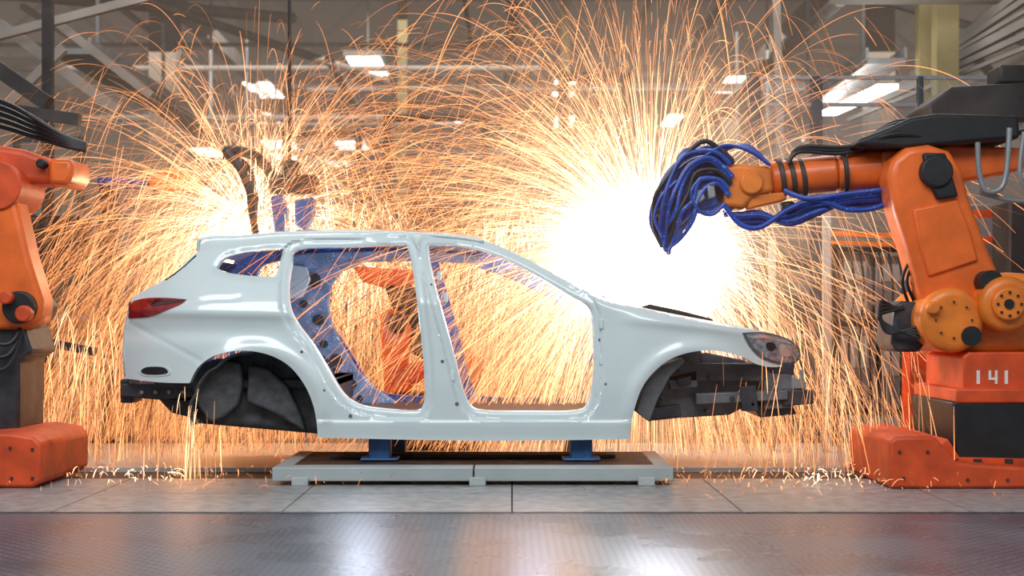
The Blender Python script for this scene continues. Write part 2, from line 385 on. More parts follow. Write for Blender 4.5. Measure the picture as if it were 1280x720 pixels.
# platform
pf=empty('assembly_platform')
s=MB()
xl=P(340,0,-0.3).x; xr=P(842,0,-0.3).x; xm=P(592,0,-0.3).x
s.box(xl,xm-0.005,-0.3,-0.12,0.025,0.108); s.box(xm+0.005,xr,-0.3,-0.12,0.025,0.108)
s.box(xl,xl+0.1,-0.12,0.80,0.03,0.108); s.box(xr-0.1,xr,-0.12,0.80,0.03,0.108)
s.out('edge_frame','plat',pf,0.006)
MB().box(xl+0.1,xr-0.1,-0.12,0.80,0.05,0.104).out('deck_plate','deck',pf)
s=MB()
for px in (375,597,808): x=P(px,0,-0.3).x; s.box(x-0.05,x+0.05,-0.32,-0.2,0.0,0.05)
s.out('feet','lsteel',pf,0.004)
MB().box(P(410,0,0.3).x,P(770,0,0.3).x,0.35,0.55,0.104,0.125).out('deck_ridge','deck',pf,0.004)

# ---------------------------------------------------------------- ROBOT right
def bolts(mb,cx,cz,y,R,n,r=0.008):
    for i in range(n):
        a=2*math.pi*i/n; mb.cyl((cx+R*math.cos(a),y-0.012,cz+R*math.sin(a)),(cx+R*math.cos(a),y+0.01,cz+R*math.sin(a)),r,n=8)
rb=empty('welding_robot')
MB().prism([(1112,552),(1120,546),(1168,545),(1178,556),(1196,578),(1240,582),(1340,586),(1340,611),(1112,611)],-0.48,0.55).out('base_plate','orange_d',rb,0.02)
MB().prism([(1165,560),(1185,548),(1200,572),(1340,575),(1340,590),(1165,590)],-0.3,0.75).out('base_rib','orange_d',rb,0.01)
MB().prism([(1190,502),(1330,500),(1330,588),(1196,584)],-0.25,0.65).out('pedestal','black',rb,0.015)
s=MB()
for px in (1205,1235,1275): a=P(px,600,-0.49); s.cyl((a.x,-0.3,0.13),(a.x,-0.3,0.16),0.025,n=6)
for px,py in ((1125,565),(1160,565),(1130,598),(1210,600),(1260,600)): a=P(px,py,-0.49); s.cyl((a.x,-0.49,a.z),(a.x,-0.47,a.z),0.010,n=6)
s.out('anchor_bolts','dark',rb)
MB().prism([(1204,446),(1212,440),(1340,440),(1340,492),(1204,490)],-0.2,0.6).prism([(1195,486),(1340,486),(1340,504),(1195,504)],-0.26,0.66).out('turntable','orange_d',rb,0.012)
s=MB(); 
s.pbox((1221,463),(1225,480),-0.206,-0.195)
s.prism([(1236,463),(1239,463),(1239,472),(1244,472),(1244,463),(1247,463),(1247,480),(1244,480),(1244,475),(1236,475)],-0.206,-0.195)
s.pbox((1256,463),(1260,480),-0.206,-0.195)
s.out('number_decal','white',rb)
def disc(mb,px,py,r,y0,y1,n=40):
    a=P(px,py,y0); mb.cyl((a.x,y0,a.z),(a.x,y1,a.z),r,n=n)
s=MB(); s.prism([(1152,392),(1165,372),(1200,350),(1260,340),(1340,345),(1340,440),(1215,442),(1170,434),(1150,418)],-0.10,0.55); s.out('shoulder_casting','yellow',rb,0.05,seg=4)
s=MB(); disc(s,1192,400,0.20,-0.22,0.6); disc(s,1262,380,0.17,-0.30,0.6); s.out('shoulder_drives','yellow',rb,0.05,seg=4)
s=MB(); disc(s,1262,380,0.10,-0.34,-0.28); disc(s,1168,385,0.04,-0.26,0); s.out('motor_caps','yellow',rb,0.012)
s=MB(); a=P(1192,400,-0.22); bolts(s,a.x,a.z,-0.225,0.11,8,.006); a=P(1262,380,-0.34); bolts(s,a.x,a.z,-0.34,0.07,8); disc(s,1240,352,0.07,-0.25,0.1); disc(s,1262,380,0.03,-0.35,-0.3); disc(s,1215,420,0.06,-0.24,-0.1); s.out('shoulder_bolts','black',rb)
MB().prism([(1118,382),(1128,376),(1150,378),(1156,430),(1150,440),(1120,440),(1114,428)],0.0,0.4).out('junction_box','dark',rb,0.02)
s=MB()
for k in range(4): s.tube([P(1118+4*k,385,0.0),P(1100,378+5*k,-0.05),P(1108,415-3*k,-0.05),P(1150,408+5*k,-0.1)],0.012)
for k in range(3): s.tube([P(1135+8*k,378,0.1),P(1128+6*k,350,0.0),P(1140+6*k,320,-0.02),P(1150+5*k,300,0.0)],0.010)
s.out('shoulder_cables','black',rb)
MB().prism([(1111,222),(1116,200),(1134,184),(1162,180),(1188,188),(1204,212),(1212,246),(1232,300),(1252,348),(1262,372),(1240,392),(1200,402),(1168,396),(1150,366),(1134,310),(1118,262)],-0.12,0.16).out('link_arm','orange',rb,0.045,seg=4)
MB().prism([(1140,262),(1196,250),(1212,290),(1222,326),(1160,346),(1148,306)],-0.14,-0.10,-0.12).out('link_arm_web','orange',rb,0.012)
s=MB(); disc(s,1172,214,0.10,-0.18,-0.1); disc(s,1160,206,0.14,0.15,0.3); 
s.prism([(1152,192),(1180,192),(1196,246),(1170,250),(1156,220)],-0.16,-0.11,-0.12); s.out('elbow_motor','black',rb,0.012)
s=MB(); s.pbox((1176,254),(1179,262),-0.126,-0.118);s.pbox((1183,254),(1186,262),-0.126,-0.118);s.pbox((1190,254),(1196,257),-0.126,-0.118);s.pbox((1168,258),(1172,262),-0.126,-0.118); s.out('elbow_decal','black',rb)
fa=MB()
fa.cyl(P(1150,208,0.3),P(1045,216,0.33),0.155,0.12,32); fa.cyl(P(1045,216,0.33),P(962,224,0.36),0.12,0.115,32)
fa.prism([(1096,192),(1180,184),(1270,188),(1272,214),(1180,232),(1096,236)],0.16,0.5,0.3)
fa.out('forearm','orange',rb,0.02,seg=3)
s=MB()
for px in (1050,): s.cyl(P(px,215.5,0.33),P(px+5,215,0.33),0.15,n=32)
for px in (972,985,998): s.cyl(P(px,223,0.35),P(px+6,222,0.35),0.13,n=32)
s.cyl(P(985,203,0.3),P(985,238,0.3),0.03); s.out('forearm_rings','dark2',rb,0.004)
s=MB(); s.prism([(905,206),(925,204),(965,208),(968,240),(945,244),(930,262),(906,258)],0.2,0.52); s.out('wrist','yellow',rb,0.03,seg=3)
s=MB(); disc(s,940,228,0.075,0.17,0.54); s.prism([(934,244),(980,240),(984,250),(950,258),(934,262)],0.22,0.5); s.out('wrist_joint','yellow',rb,0.012)
s=MB(); s.cyl(P(908,232,0.36),P(892,236,0.36),0.11); s.out('tool_flange','dark',rb,0.008)
s=MB()
s.prism([(896,214),(900,256),(872,268),(862,246),(870,216)],0.30,0.44)
s.prism([(866,226),(880,240),(868,268),(848,300),(838,314),(828,308),(838,270),(850,240)],0.31,0.42)
s.out('weld_gun_body','blueL',rb,0.015)
s=MB(); s.prism([(868,240),(878,236),(882,248),(868,258),(864,250)],0.18,0.3); s.prism([(884,232),(893,232),(895,246),(886,248)],0.16,0.3); s.out('gun_electrodes','steel',rb,0.008)
s=MB()
A=[(914,202),(888,182),(858,194),(838,222),(824,252),(818,284),(832,314)]
B=[(910,240),(896,226),(880,232),(870,252),(860,272),(844,294),(833,313)]
s2=MB()
for row in range(6):
    for k in range(7):
        t=k/6+random.uniform(-.08,.08); y=0.2+0.055*row+random.uniform(-.02,.02)
        pts=[]
        for i,(a,b) in enumerate(zip(A,B)):
            j=random.uniform(-5,5); yy=y if i<5 else (y*0.5+0.18)
            pts.append(P(a[0]+(b[0]-a[0])*t+j,a[1]+(b[1]-a[1])*t+j,yy))
        (s2 if (row*7+k)%4==0 else s).tube(pts,0.013+0.006*random.random(),n=8,taper=lambda t:1.15-0.5*t)
for k in range(4):
    y=0.18+0.06*k
    s.tube([P(906,254,y),P(890,268-3*k,y),P(872,262,y),P(864,240,y),P(876,222,y)],0.012,n=8)
    s.tube([P(962,206,y),P(935,188-2*k,y),P(905,182+2*k,y),P(880,196+3*k,y)],0.012,n=8)
    s.tube([P(846,226,y),P(826,246+2*k,y),P(818,272,y),P(828,296,y)],0.009,n=8)
s.out('gun_hose_bundle','bluec',rb); s2.out('gun_hose_bundle_black','black',rb)
s=MB()
for k in range(8):
    y=0.12+0.04*k; q=(k*5)%7
    s.tube([P(905,256+2*q,y),P(925,280-2*q,y),P(950,284-3*q,y),P(985,262+3*q,y),P(1020,250+3*q,y),P(1060,262-2*q,y),P(1100,258-2*q,y),P(1122,236,y)],0.018,n=10)
for k in range(3):
    s.tube([P(980,238,0.15+.1*k),P(1010,248,0.1+.1*k),P(1060,242+3*k,0.1+.1*k),P(1115,236,0.1+.1*k)],0.016,n=8)
s.out('arm_hose_bundle','bluec',rb)
s=MB(); s.cyl(P(985,252,0.22),P(985,268,0.22),0.05); s.prism([(1060,186),(1066,178),(1100,165),(1128,152),(1160,147),(1260,150),(1262,178),(1190,184),(1120,190)],0.0,0.5,0.2); s.out('dress_pack_cover','black',rb,0.03,seg=3)
s=MB()
for k in range(6): s.tube([P(1075,184,0.05+.05*k),P(1120,168-3*k,0.0+.05*k),P(1190,176-4*k,0.05+.05*k),P(1262,168-2*k,0.1+.05*k),P(1330,150,0.2)],0.018,n=8)
for k in range(3): s.tube([P(985,205,0.2+.05*k),P(1000,190-3*k,0.2),P(1050,192-4*k,0.2),P(1100,180,0.2)],0.012,n=8)
s.out('dress_pack_cables','black',rb)
s=MB()
s.tube([P(1222,178,-0.1),P(1224,215,-0.1),P(1232,238,-0.1),P(1250,236,-0.1),P(1258,215,-0.1),P(1262,160,-0.1)],0.018)
s.tube([P(1225,240,-0.05),P(1262,250,-0.05),P(1330,254,-0.05)],0.016)
s.tube([P(1280,165,-0.1),P(1278,230,-0.1),P(1330,240,-0.1)],0.016)
s.out('conduits','steel',rb)

# ---------------------------------------------------------------- ROBOT left
rl=empty('welding_robot')
MB().prism([(-60,176),(-10,180),(28,186),(50,194),(64,198),(66,230),(48,230),(20,228),(-60,232)],0.1,0.4).out('forearm','orange_d',rl,0.04,seg=3)
MB().prism([(60,198),(90,198),(91,218),(84,232),(60,230)],0.05,0.45).out('wrist','orange',rl,0.03)
MB().prism([(-40,226),(14,232),(22,262),(36,322),(53,376),(50,402),(28,412),(-40,412)],-0.05,0.2).out('link_arm','orange',rl,0.035,seg=3)
s=MB(); disc(s,22,384,0.10,-0.12,0.35); disc(s,50,204,0.03,0.03,0.2); s.out('joints','black',rl,0.01)
s=MB(); disc(s,28,392,0.05,-0.18,-0.1); disc(s,6,372,0.04,-0.18,-0.1);disc(s,-4,232,0.15,-0.07,0.4);s.out('joint_caps','orange_d',rl,0.01)
MB().prism([(-60,408),(30,408),(40,440),(24,450),(24,548),(-60,548)],0.0,0.5).out('column','dark',rl,0.02)
MB().prism([(-60,545),(10,541),(42,546),(52,556),(52,602),(40,610),(-60,610)],-0.45,0.5).out('base_plate','orange_d',rl,0.02)
s=MB()
for px,py in ((12,560),(40,562),(14,598),(40,598)): a=P(px,py,-0.46); s.cyl((a.x,-0.46,a.z),(a.x,-0.44,a.z),0.010,n=6)
s.out('anchor_bolts','dark',rl)
s=MB()
for k in range(5): s.tube([P(-60,112+9*k,0.5+.05*k),P(0,126+8*k,0.5+.05*k),P(40,146+6*k,0.4+.04*k),P(80,170+3*k,0.4),P(108,180+2*k,0.4)],0.016,n=8)
for k in range(3): s.tube([P(-30,420+20*k,-0.1),P(10,430+14*k,-0.1),P(30,400,0.0),P(40,360,0.1)],0.014,n=8)
s.out('cable_dress_pack','black',rl)

# ---------------------------------------------------------------- background robots
rm=empty('welding_robot'); Y=2.05
MB().prism([(474,392),(488,386),(504,390),(514,410),(508,455),(516,490),(480,492)],Y,Y+0.25).prism([(545,404),(566,412),(600,450),(604,505),(576,505),(556,460)],Y,Y+0.25).out('link_arm','orange',rm,0.03)
MB().prism([(488,458),(528,452),(530,478),(488,484)],Y-0.06,Y+0.2).prism([(440,332),(520,338),(516,352),(500,366),(452,352)],Y+.05,Y+0.3).out('shoulder','orange_d',rm,0.02)
s=MB(); disc(s,496,404,0.08,Y-0.07,Y+0.3); disc(s,560,466,0.10,Y-0.07,Y+0.3); s.prism([(478,352),(512,356),(540,372),(548,420),(530,450),(512,440),(496,400)],Y+.05,Y+.2); s.out('joints','black',rm,0.02)
a=P(545,492,Y); s=MB(); s.box(a.x-0.34,a.x+0.34,Y,Y+0.4,0.0,a.z); s.out('pedestal','dark',rm,0.02)
rg=empty('spot_weld_gun'); Y=2.3
s=MB(); s.tube([P(345,225,Y+.2),P(320,196,Y+.1),P(284,188,Y),P(300,210,Y),P(312,238,Y),P(315,265,Y),P(320,292,Y)],0.04,taper=lambda t:1.1-.4*t); s.tube([P(280,195,Y+.1),P(306,206,Y+.1),P(318,240,Y+.1),P(318,290,Y+.1)],0.03); s.out('gun_arm','dark',rg)
s=MB(); s.prism([(338,246),(352,242),(358,262),(354,290),(342,290)],Y,Y+.2); s.prism([(368,250),(392,246),(390,270),(380,288),(368,280)],Y,Y+.2); s.out('gun_clamp','blueL',rg,0.015)
s=MB(); s.pbox((336,218),(394,242),Y+.1,Y+.4); s.pbox((352,200),(372,222),Y+.15,Y+.35); s.beam(P(362,205,Y+.25),P(362,-60,Y+.25),.03); s.out('gun_transformer','dark2',rg,0.02)
rk=empty('dispensing_robot'); Y=2.7
s=MB(); s.prism([(184,222),(204,208),(238,212),(244,228),(215,240),(186,236)],Y,Y+0.3); s.out('wrist','yellow',rk,0.04)
s=MB(); s.prism([(120,220),(184,224),(182,236),(122,234)],Y,Y+.1); s.out('blue_tool','bluec',rk,0.02)
a=P(135,228,Y+.2); s=MB(); s.beam(a,(a.x,a.y,0),.12); s.box(a.x-.2,a.x+.2,a.y-.2,a.y+.2,0,.05); s.out('column','dark2',rk,.01)

# ---------------------------------------------------------------- ROOM
f=MB(); f.box(-22,22,-14,-1.52,-0.3,-0.004); fl=f.out('floor','steel')
m=bpy.data.materials.new('tread_plate'); m.use_nodes=True; nt=m.node_tree; b=nt.nodes['Principled BSDF']
tc=nt.nodes.new('ShaderNodeTexCoord'); mp=nt.nodes.new('ShaderNodeMapping'); mp.inputs['Rotation'].default_value[2]=math.radians(45)
nt.links.new(tc.outputs['Object'],mp.inputs['Vector'])
ck=nt.nodes.new('ShaderNodeTexVoronoi'); ck.inputs['Scale'].default_value=20; ck.inputs['Randomness'].default_value=0.0
nt.links.new(mp.outputs[0],ck.inputs['Vector'])
no=nt.nodes.new('ShaderNodeTexNoise'); no.inputs['Scale'].default_value=1.5; no.inputs['Detail'].default_value=8
nt.links.new(tc.outputs['Object'],no.inputs['Vector'])
cr=nt.nodes.new('ShaderNodeValToRGB'); cr.color_ramp.elements[0].color=(0.08,0.098,0.122,1); cr.color_ramp.elements[1].color=(0.14,0.165,0.20,1); cr.color_ramp.elements[0].position=.3; cr.color_ramp.elements[1].position=.7
nt.links.new(no.outputs['Fac'],cr.inputs['Fac'])
stud=nt.nodes.new('ShaderNodeMapRange'); stud.inputs['From Min'].default_value=0.2; stud.inputs['From Max'].default_value=0.4; stud.inputs['To Min'].default_value=2.1; stud.inputs['To Max'].default_value=0.75
nt.links.new(ck.outputs['Distance'],stud.inputs['Value'])
vm=nt.nodes.new('ShaderNodeVectorMath'); vm.operation='SCALE'; nt.links.new(cr.outputs[0],vm.inputs[0]); nt.links.new(stud.outputs[0],vm.inputs['Scale']); nt.links.new(vm.outputs[0],b.inputs['Base Color'])
rr=nt.nodes.new('ShaderNodeMapRange'); rr.inputs['To Min'].default_value=0.16; rr.inputs['To Max'].default_value=0.40; nt.links.new(no.outputs['Fac'],rr.inputs['Value']); nt.links.new(rr.outputs[0],b.inputs['Roughness'])
bp=nt.nodes.new('ShaderNodeBump'); bp.inputs['Strength'].default_value=0.45; bp.inputs['Distance'].default_value=0.003; bp.invert=True
nt.links.new(ck.outputs['Distance'],bp.inputs['Height']); nt.links.new(bp.outputs[0],b.inputs['Normal']); b.inputs['Metallic'].default_value=0.25
fl.data.materials[0]=m
M['tile']=speckle('perforated_tile',(0.30,0.305,0.305),(0.16,0.16,0.16),55,0.05,0.36)
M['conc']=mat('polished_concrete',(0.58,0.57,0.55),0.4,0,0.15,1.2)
s=MB()
x=-12.0
while x<12: s.box(x+0.004,x+1.196,-1.49,-0.70,-0.1,0.0); s.box(x+0.004,x+1.196,-0.69,0.08,-0.1,0.0); x+=1.2
s.out('floor_walkway_tiles','tile')
s=MB(); s.box(-22,22,-1.52,-1.49,-0.1,-0.002); s.out('trim_1','black')
s=MB(); s.box(-22,22,0.08,0.75,-0.3,-0.03); s.out('floor_trench','deck')
s=MB(); s.box(-22,22,-1.49,0.08,-0.3,-0.1); s.out('floor_subbase','dark')
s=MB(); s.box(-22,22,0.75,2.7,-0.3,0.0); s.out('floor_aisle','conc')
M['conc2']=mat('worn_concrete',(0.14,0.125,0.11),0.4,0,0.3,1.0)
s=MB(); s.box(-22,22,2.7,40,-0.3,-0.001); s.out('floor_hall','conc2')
s=MB(); s.box(-22,22,40,40.3,-0.3,9.2); s.out('wall_back','wall')
s=MB(); s.box(-22.3,-22,-3,40,-0.3,9.2); s.out('wall_left','wall')
s=MB(); s.box(22,22.3,-3,40,-0.3,9.2); s.out('wall_right','wall')
s=MB(); s.box(-22,22,-3,40,9.0,9.2); s.out('ceiling','ceil')
s=MB()
for y in (8,14,20,26,32,38):
    for z in (6.2,7.6): s.beam((-22,y,z),(22,y,z),0.14,0.18)
    x=-22
    k=0
    while x<22:
        s.beam((x,y,6.2 if k%2 else 7.6),(x+1.6,y,7.6 if k%2 else 6.2),0.07); x+=1.6;k+=1
for x in (-15,-9.5,-5,0,4.5,9,15):
    s.beam((x,3,5.7),(x,40,5.7),0.16,0.26)
    s.beam((x,3,7.9),(x,40,7.9),0.12,0.2)
s.out('ceiling_truss','beam')
s=MB()
for x in (-11,-5.3,5.6,11.5):
    for y in (13,20,28,36): s.box(x-0.2,x+0.2,y-0.2,y+0.2,0,9)
s.out('hall_column','beige')
s=MB(); 
for x,y in ((4.3,6.0),(-1.9,16),(1.0,18)): s.box(x-0.08,x+0.08,y-0.08,y+0.08,0,9)
a=P(1185,0,5.5); s.box(a.x-0.11,a.x+0.11,5.5,5.7,0,9); s.out('hall_column','yellowc')
s=MB()
for i in range(22):
    x=random.uniform(-12,12); z=random.uniform(4.2,6.0); y0=random.uniform(5,12)
    if i%2: s.cyl((x,y0,z),(x+random.uniform(-1,1),38,z),random.uniform(.03,.09),n=12)
    else: s.cyl((x-4,y0+8,z),(x+5,y0+8,z),random.uniform(.03,.07),n=12)
s.cyl((-7.5,6,4.6),(-3.2,12,5.4),0.08); s.cyl((-6.8,5,5.2),(-2.0,14,4.8),0.06); s.cyl((3.4,5,4.6),(6.5,9,3.6),0.06); s.cyl((2.6,7,5.0),(7,8,4.0),0.05)
s.out('ceiling_pipework','beam')
s=MB()
for x,z in ((-4.6,3.8),(3.9,3.7)):
    s.beam((x,6,z),(x,30,z),0.4,0.06); s.beam((x-.2,6,z+.08),(x-.2,30,z+.08),0.03,0.12); s.beam((x+.2,6,z+.08),(x+.2,30,z+.08),0.03,0.12)
    for y in range(7,30,3): s.beam((x,y,z),(x,y,6),0.04)
s.out('cable_tray','steel')
s=MB(); h=MB()
def lampat(px,py,w,z=5.6):
    d=(z-1)*F/(HY-py); y=d-D; x=(px-640)*d/F; ww=w*d/F/2
    s.box(x-ww,x+ww,y-0.9,y+0.9,z-0.03,z); h.box(x-ww-.05,x+ww+.05,y-0.95,y+0.95,z,z+0.1); h.beam((x,y,z+.1),(x,y,7.6),0.03)
for px,py,w in ((330,112,32),(331,148,26),(352,181,40),(360,196,30),(180,112,30),(460,82,40),(705,110,26),(705,152,22),(440,182,36),(420,205,30),(232,143,30),(912,105,20),(840,150,18),(985,180,22),(560,150,30),(260,190,26)): lampat(px,py,w)
lm=empty('ceiling_light_fixture'); s.out('tubes','lamp',lm); h.out('housings','beam',lm)
s=MB(); a=P(1035,142,9); b_=P(1110,108,5); s.beam(a,b_,0.2,0.05); s.out('strip_light','lamp')
s=MB()
for i in range(46):
    x=random.uniform(-12,10); y=random.uniform(7,26); w=random.uniform(.3,1.6); hh=random.uniform(.7,2.6)
    s.box(x-w/2,x+w/2,y,y+random.uniform(.4,1.5),0,hh)
    if i%2: s.box(x-w/2,x-w/2+.1,y,y+.1,0,hh+1.3); s.box(x+w/2-.1,x+w/2,y,y+.1,0,hh+1.3); s.box(x-w/2,x+w/2,y,y+.1,hh+1.2,hh+1.3)
s.box(-4,3,5.2,5.6,0,1.25); s.box(-4,3,5.2,5.3,1.5,1.62)
for x in (-4,-2.4,-1,.6,2): s.box(x,x+.1,5.2,5.3,1.2,2.4)
for i in range(16):
    x=random.uniform(-8,8); y=random.uniform(6.5,16); w=random.uniform(.2,.8); z=random.uniform(.2,2.6)
    s.box(x-w/2,x+w/2,y,y+.4,0,0.12); s.box(x-.05,x+.05,y+.1,y+.3,0.1,z); s.box(x-w/2,x+w/2,y,y+.4,z,z+random.uniform(.15,.5))
s.out('production_machinery','dark2',None,0.02)
s=MB()
for z in (0.55,1.0,1.6): s.box(-12,-4.2,6.0,6.1,z,z+.05)
for x in range(-12,-3): s.box(x-.04,x+.04,6.0,6.1,0,2.1)
s.box(-12,-4,6.0,6.12,2.05,2.12)
s.out('guard_rail','steel')
s=MB(); s.beam(P(-40,130,1.2),P(100,150,1.2),0.08); s.beam(P(-40,60,2.5),P(60,130,2.5),0.12); s.beam(P(60,0,3),P(60,540,3),0.08); s.beam(P(20,420,1.6),P(120,440,1.6),0.06);s.beam(P(38,300,1.6),P(38,590,1.6),0.07)
s.pbox((30,270),(95,340),3,3.4)
s.out('overhead_gantry','dark2')
s=MB(); s.beam(P(-60,60,4.9),P(210,-10,4.9),0.08);s.beam(P(0,30,5.2),P(150,140,5.2),0.10);s.beam(P(60,20,5.2),P(190,120,5.2),0.08);s.beam(P(-20,160,5),P(80,60,5),0.08);s.out('roof_brace','beam')
fe=empty('safety_fence'); Y=3.0
s=MB()
for px in (943,1020): a=P(px,95,Y); s.beam((a.x,Y,0),(a.x,Y,a.z),0.09)
for px in (1150,1290): a=P(px,95,Y); s.beam((a.x,Y,0),(a.x,Y,a.z),0.05)
s.out('posts','fence',fe,0.01)
s=MB()
for py in (97,131): s.beam(P(935,py,Y),P(1330,py,Y),0.03,0.03)
s.beam(P(943,420,Y),P(1330,420,Y),0.04); s.out('rails','steel',fe)
a=P(943,97,Y); b_=P(1330,300,Y); MB().box(a.x,b_.x,Y+.02,Y+.03,b_.z,a.z).out('pane','pane',fe)
cb=empty('control_cabinet'); Y=2.4
s=MB()
for (x0,y0,x1,y1) in ((1048,316,1092,400),(1094,320,1140,408),(1100,412,1138,515),(1046,410,1096,512),(1150,410,1200,530)):
    s.pbox((x0,y0),(x1,y1),Y,Y+.5)
s.out('boxes','steel',cb,0.015)
s=MB()
for (x0,y0,x1,y1) in ((1056,326,1084,350),(1100,330,1134,352),(1056,358,1084,392),(1104,424,1134,470),(1052,420,1090,460)):
    s.pbox((x0,y0),(x1,y1),Y-.02,Y+.02)
s.out('door_panels','lsteel',cb,0.006)
s=MB()
for px in (1044,1142,1202): a=P(px,300,Y); s.beam((a.x,Y,0),(a.x,Y,a.z),0.04)
for py in (312,405,515): s.beam(P(1042,py,Y),P(1204,py,Y),0.04)
for k in range(8): s.tube([P(1050+12*k,312,Y-.05),P(1056+12*k,360,Y-.1),P(1048+13*k,430,Y-.08),P(1054+12*k,520,Y-.05)],0.009,n=6)
s.out('rack_frame','dark2',cb)
s=MB(); s.beam(P(1040,292,2.2),P(1150,296,2.2),0.06,0.04); s.beam(P(1040,303,2.2),P(1150,307,2.2),0.06,0.03); s.out('guard_bar','yellow')
s=MB(); a=P(1033,265,1.9); s.beam((a.x,1.9,0),(a.x,1.9,a.z),0.055); a=P(965,300,2.0); s.beam((a.x,2.0,0),(a.x,2,a.z),0.05); s.out('steel_post','lsteel')
a=P(1153,440,1.6); MB().box(a.x-.1,a.x+.1,1.6,1.8,0,a.z).box(a.x-.2,a.x+.2,1.5,1.9,0,.03).out('fixture_column','orange_d',None,0.01)
s=MB(); s.prism([(1160,130),(1190,108),(1330,100),(1330,150),(1250,150),(1165,150)],1.2,1.8); s.pbox((1250,80),(1330,104),1.3,1.6); s.pbox((1262,250),(1330,345),1.6,2.0)
s.beam(P(1200,150,1.4),P(1200,110,1.4),.1)
s.out('overhead_gantry','dark2',None,0.02)
s=MB()
for i in range(7): s.beam(P(1060+20*i,150-14*i,6.5),P(1330,40-18*i,5),0.04+.02*(i%3))
s.beam(P(970,0,6),P(975,200,6),0.08);s.beam(P(1040,-10,5),P(1250,-10,5),.2)
s.out('roof_brace','beam')
s=MB()
for (x0,y0,x1,y1,yy) in ((1204,255,1255,330,2.6),(1210,340,1250,420,2.6)): s.pbox((x0,y0),(x1,y1),yy,yy+.3)
s.out('electrical_box','steel',None,0.02)
s=MB(); s.beam(P(1140,272,2.1),P(1340,262,2.1),.06); s.beam(P(1225,300,2.1),P(1330,300,2.1),.05); s.out('guard_bar','orange_d')
# ---------------------------------------------------------------- SPARKS
def sparks(src,n,vmin,vmax,ang_mean,ang_sd,uni,yv,drag=1.1,tmax=1.1,r=0.0023,hot=0.5,seglen=(0.06,0.32),early=0.9,jit=0.03,pw=1.0,upz=0.0,damp=1.0):
    N=14
    ang=np.where(rng.random(n)<uni,rng.uniform(0,360,n),rng.normal(ang_mean,ang_sd,n))*math.pi/180
    v=vmin+(vmax-vmin)*rng.random(n)**pw
    vy=rng.uniform(yv[0],yv[1],n)
    V0=np.stack([v*np.cos(ang),vy,v*np.sin(ang)+upz],1)
    p0=np.array(src)[None]+rng.normal(0,1,(n,3))*np.array(jit)
    p0[:,2]=np.maximum(p0[:,2],0.02)
    ta=tmax*rng.random(n)**(1.0+early)*0.85; tb=ta+rng.uniform(seglen[0],seglen[1],n)
    t=ta[:,None]+(tb-ta)[:,None]*np.linspace(0,1,N)[None]
    k=drag; vt=np.array([0,0,-9.8/k])
    e=(1-np.exp(-k*t))/k
    pos=p0[:,None,:]+(V0-vt)[:,None,:]*e[...,None]+vt*t[...,None]
    keep=(pos[:,0,2]>0.02)
    pos=pos[keep];t=t[keep]
    for i in range(1,N):
        under=pos[:,i,2]<0.012
        pos[under,i]=pos[under,i-1]
    dist=np.linalg.norm(pos-np.array(src),axis=2)
    heat=np.exp(-dist/hot)*damp
    return pos,heat,np.full(len(pos),r)
W1=P(812,312,1.15); W2=P(318,288,2.4); W3=P(355,275,2.6)
S=[]
S.append(sparks(W1,2800,0.8,7.5,140,45,0.55,(0.0,1.6),early=0.6,hot=.7))
S.append(sparks(W1,2200,4.5,8.5,118,34,0.1,(0.2,2.0),early=0.2,tmax=0.9,hot=.7))
S.append(sparks(W1,1600,1.0,4.5,185,30,0.2,(0.4,2.2),early=0.0,tmax=0.8,hot=.7))
S.append(sparks(W1,1500,0.5,3.8,0,70,0.3,(0.1,1.4),early=0.0,tmax=0.85,hot=.7))
S.append(sparks(W2,2600,1.0,7.5,120,38,0.35,(-0.3,1.2),early=0.3))
S.append(sparks(W2,3400,1.0,4.8,165,35,0.2,(-0.3,1.2),early=-0.3,tmax=1.0))
S.append(sparks(W3,1400,1.0,6.0,70,35,0.3,(-0.3,1.2),early=0.1))
S.append(sparks(P(470,300,2.6),1000,0.2,2.2,100,70,0.4,(-0.3,0.6),early=-0.3,tmax=0.8,jit=0.16))
S.append(sparks(P(640,300,2.6),1500,0.2,2.4,150,60,0.4,(-0.3,0.6),early=-0.3,tmax=0.8,jit=0.2))
S.append(sparks(P(300,440,1.9),900,0.1,1.4,180,90,0.5,(-0.3,0.5),early=-0.4,tmax=0.55,jit=0.3,hot=.25))
S.append(sparks(P(900,440,1.9),900,0.1,1.6,20,90,0.5,(-0.3,0.5),early=-0.4,tmax=0.55,jit=0.3,hot=.25))
S.append(sparks(P(600,520,2.2),500,0.1,2.0,90,90,0.5,(-0.3,0.3),early=-0.4,tmax=0.4,jit=0.35,hot=.2))
S.append(sparks(P(110,400,0.9),420,0.1,1.3,150,90,0.5,(-0.5,0.4),early=-0.5,tmax=0.55,jit=(0.3,0.2,0.15),damp=.4))
S.append(sparks(P(240,500,-0.15),50,0.05,0.4,90,90,0.5,(-0.5,0.0),early=-0.5,tmax=0.35,jit=(0.08,0.05,0.08),damp=.4))
S.append(sparks(P(1040,430,0.5),320,0.1,1.5,30,90,0.5,(-1.2,0.3),early=-0.5,tmax=0.5,jit=(0.3,0.2,0.15),damp=.4))
S.append(sparks(Vector((1.9,-0.2,0.03)),420,0.1,0.9,90,70,0.1,(-0.4,0.4),early=-0.3,tmax=0.16,jit=(0.7,0.35,0.01),seglen=(.03,.12),hot=.25,upz=.4))
S.append(sparks(Vector((-2.3,-0.1,0.03)),300,0.1,0.9,90,70,0.1,(-0.4,0.4),early=-0.3,tmax=0.16,jit=(0.8,0.35,0.01),seglen=(.03,.12),hot=.25,upz=.4))
pos=np.concatenate([a[0] for a in S]); heat=np.concatenate([a[1] for a in S]); R=np.concatenate([a[2] for a in S])
R=R*rng.uniform(0.5,1.3,len(R)); br=0.25+1.8*rng.random(len(R))**1.8
n,N,_=pos.shape
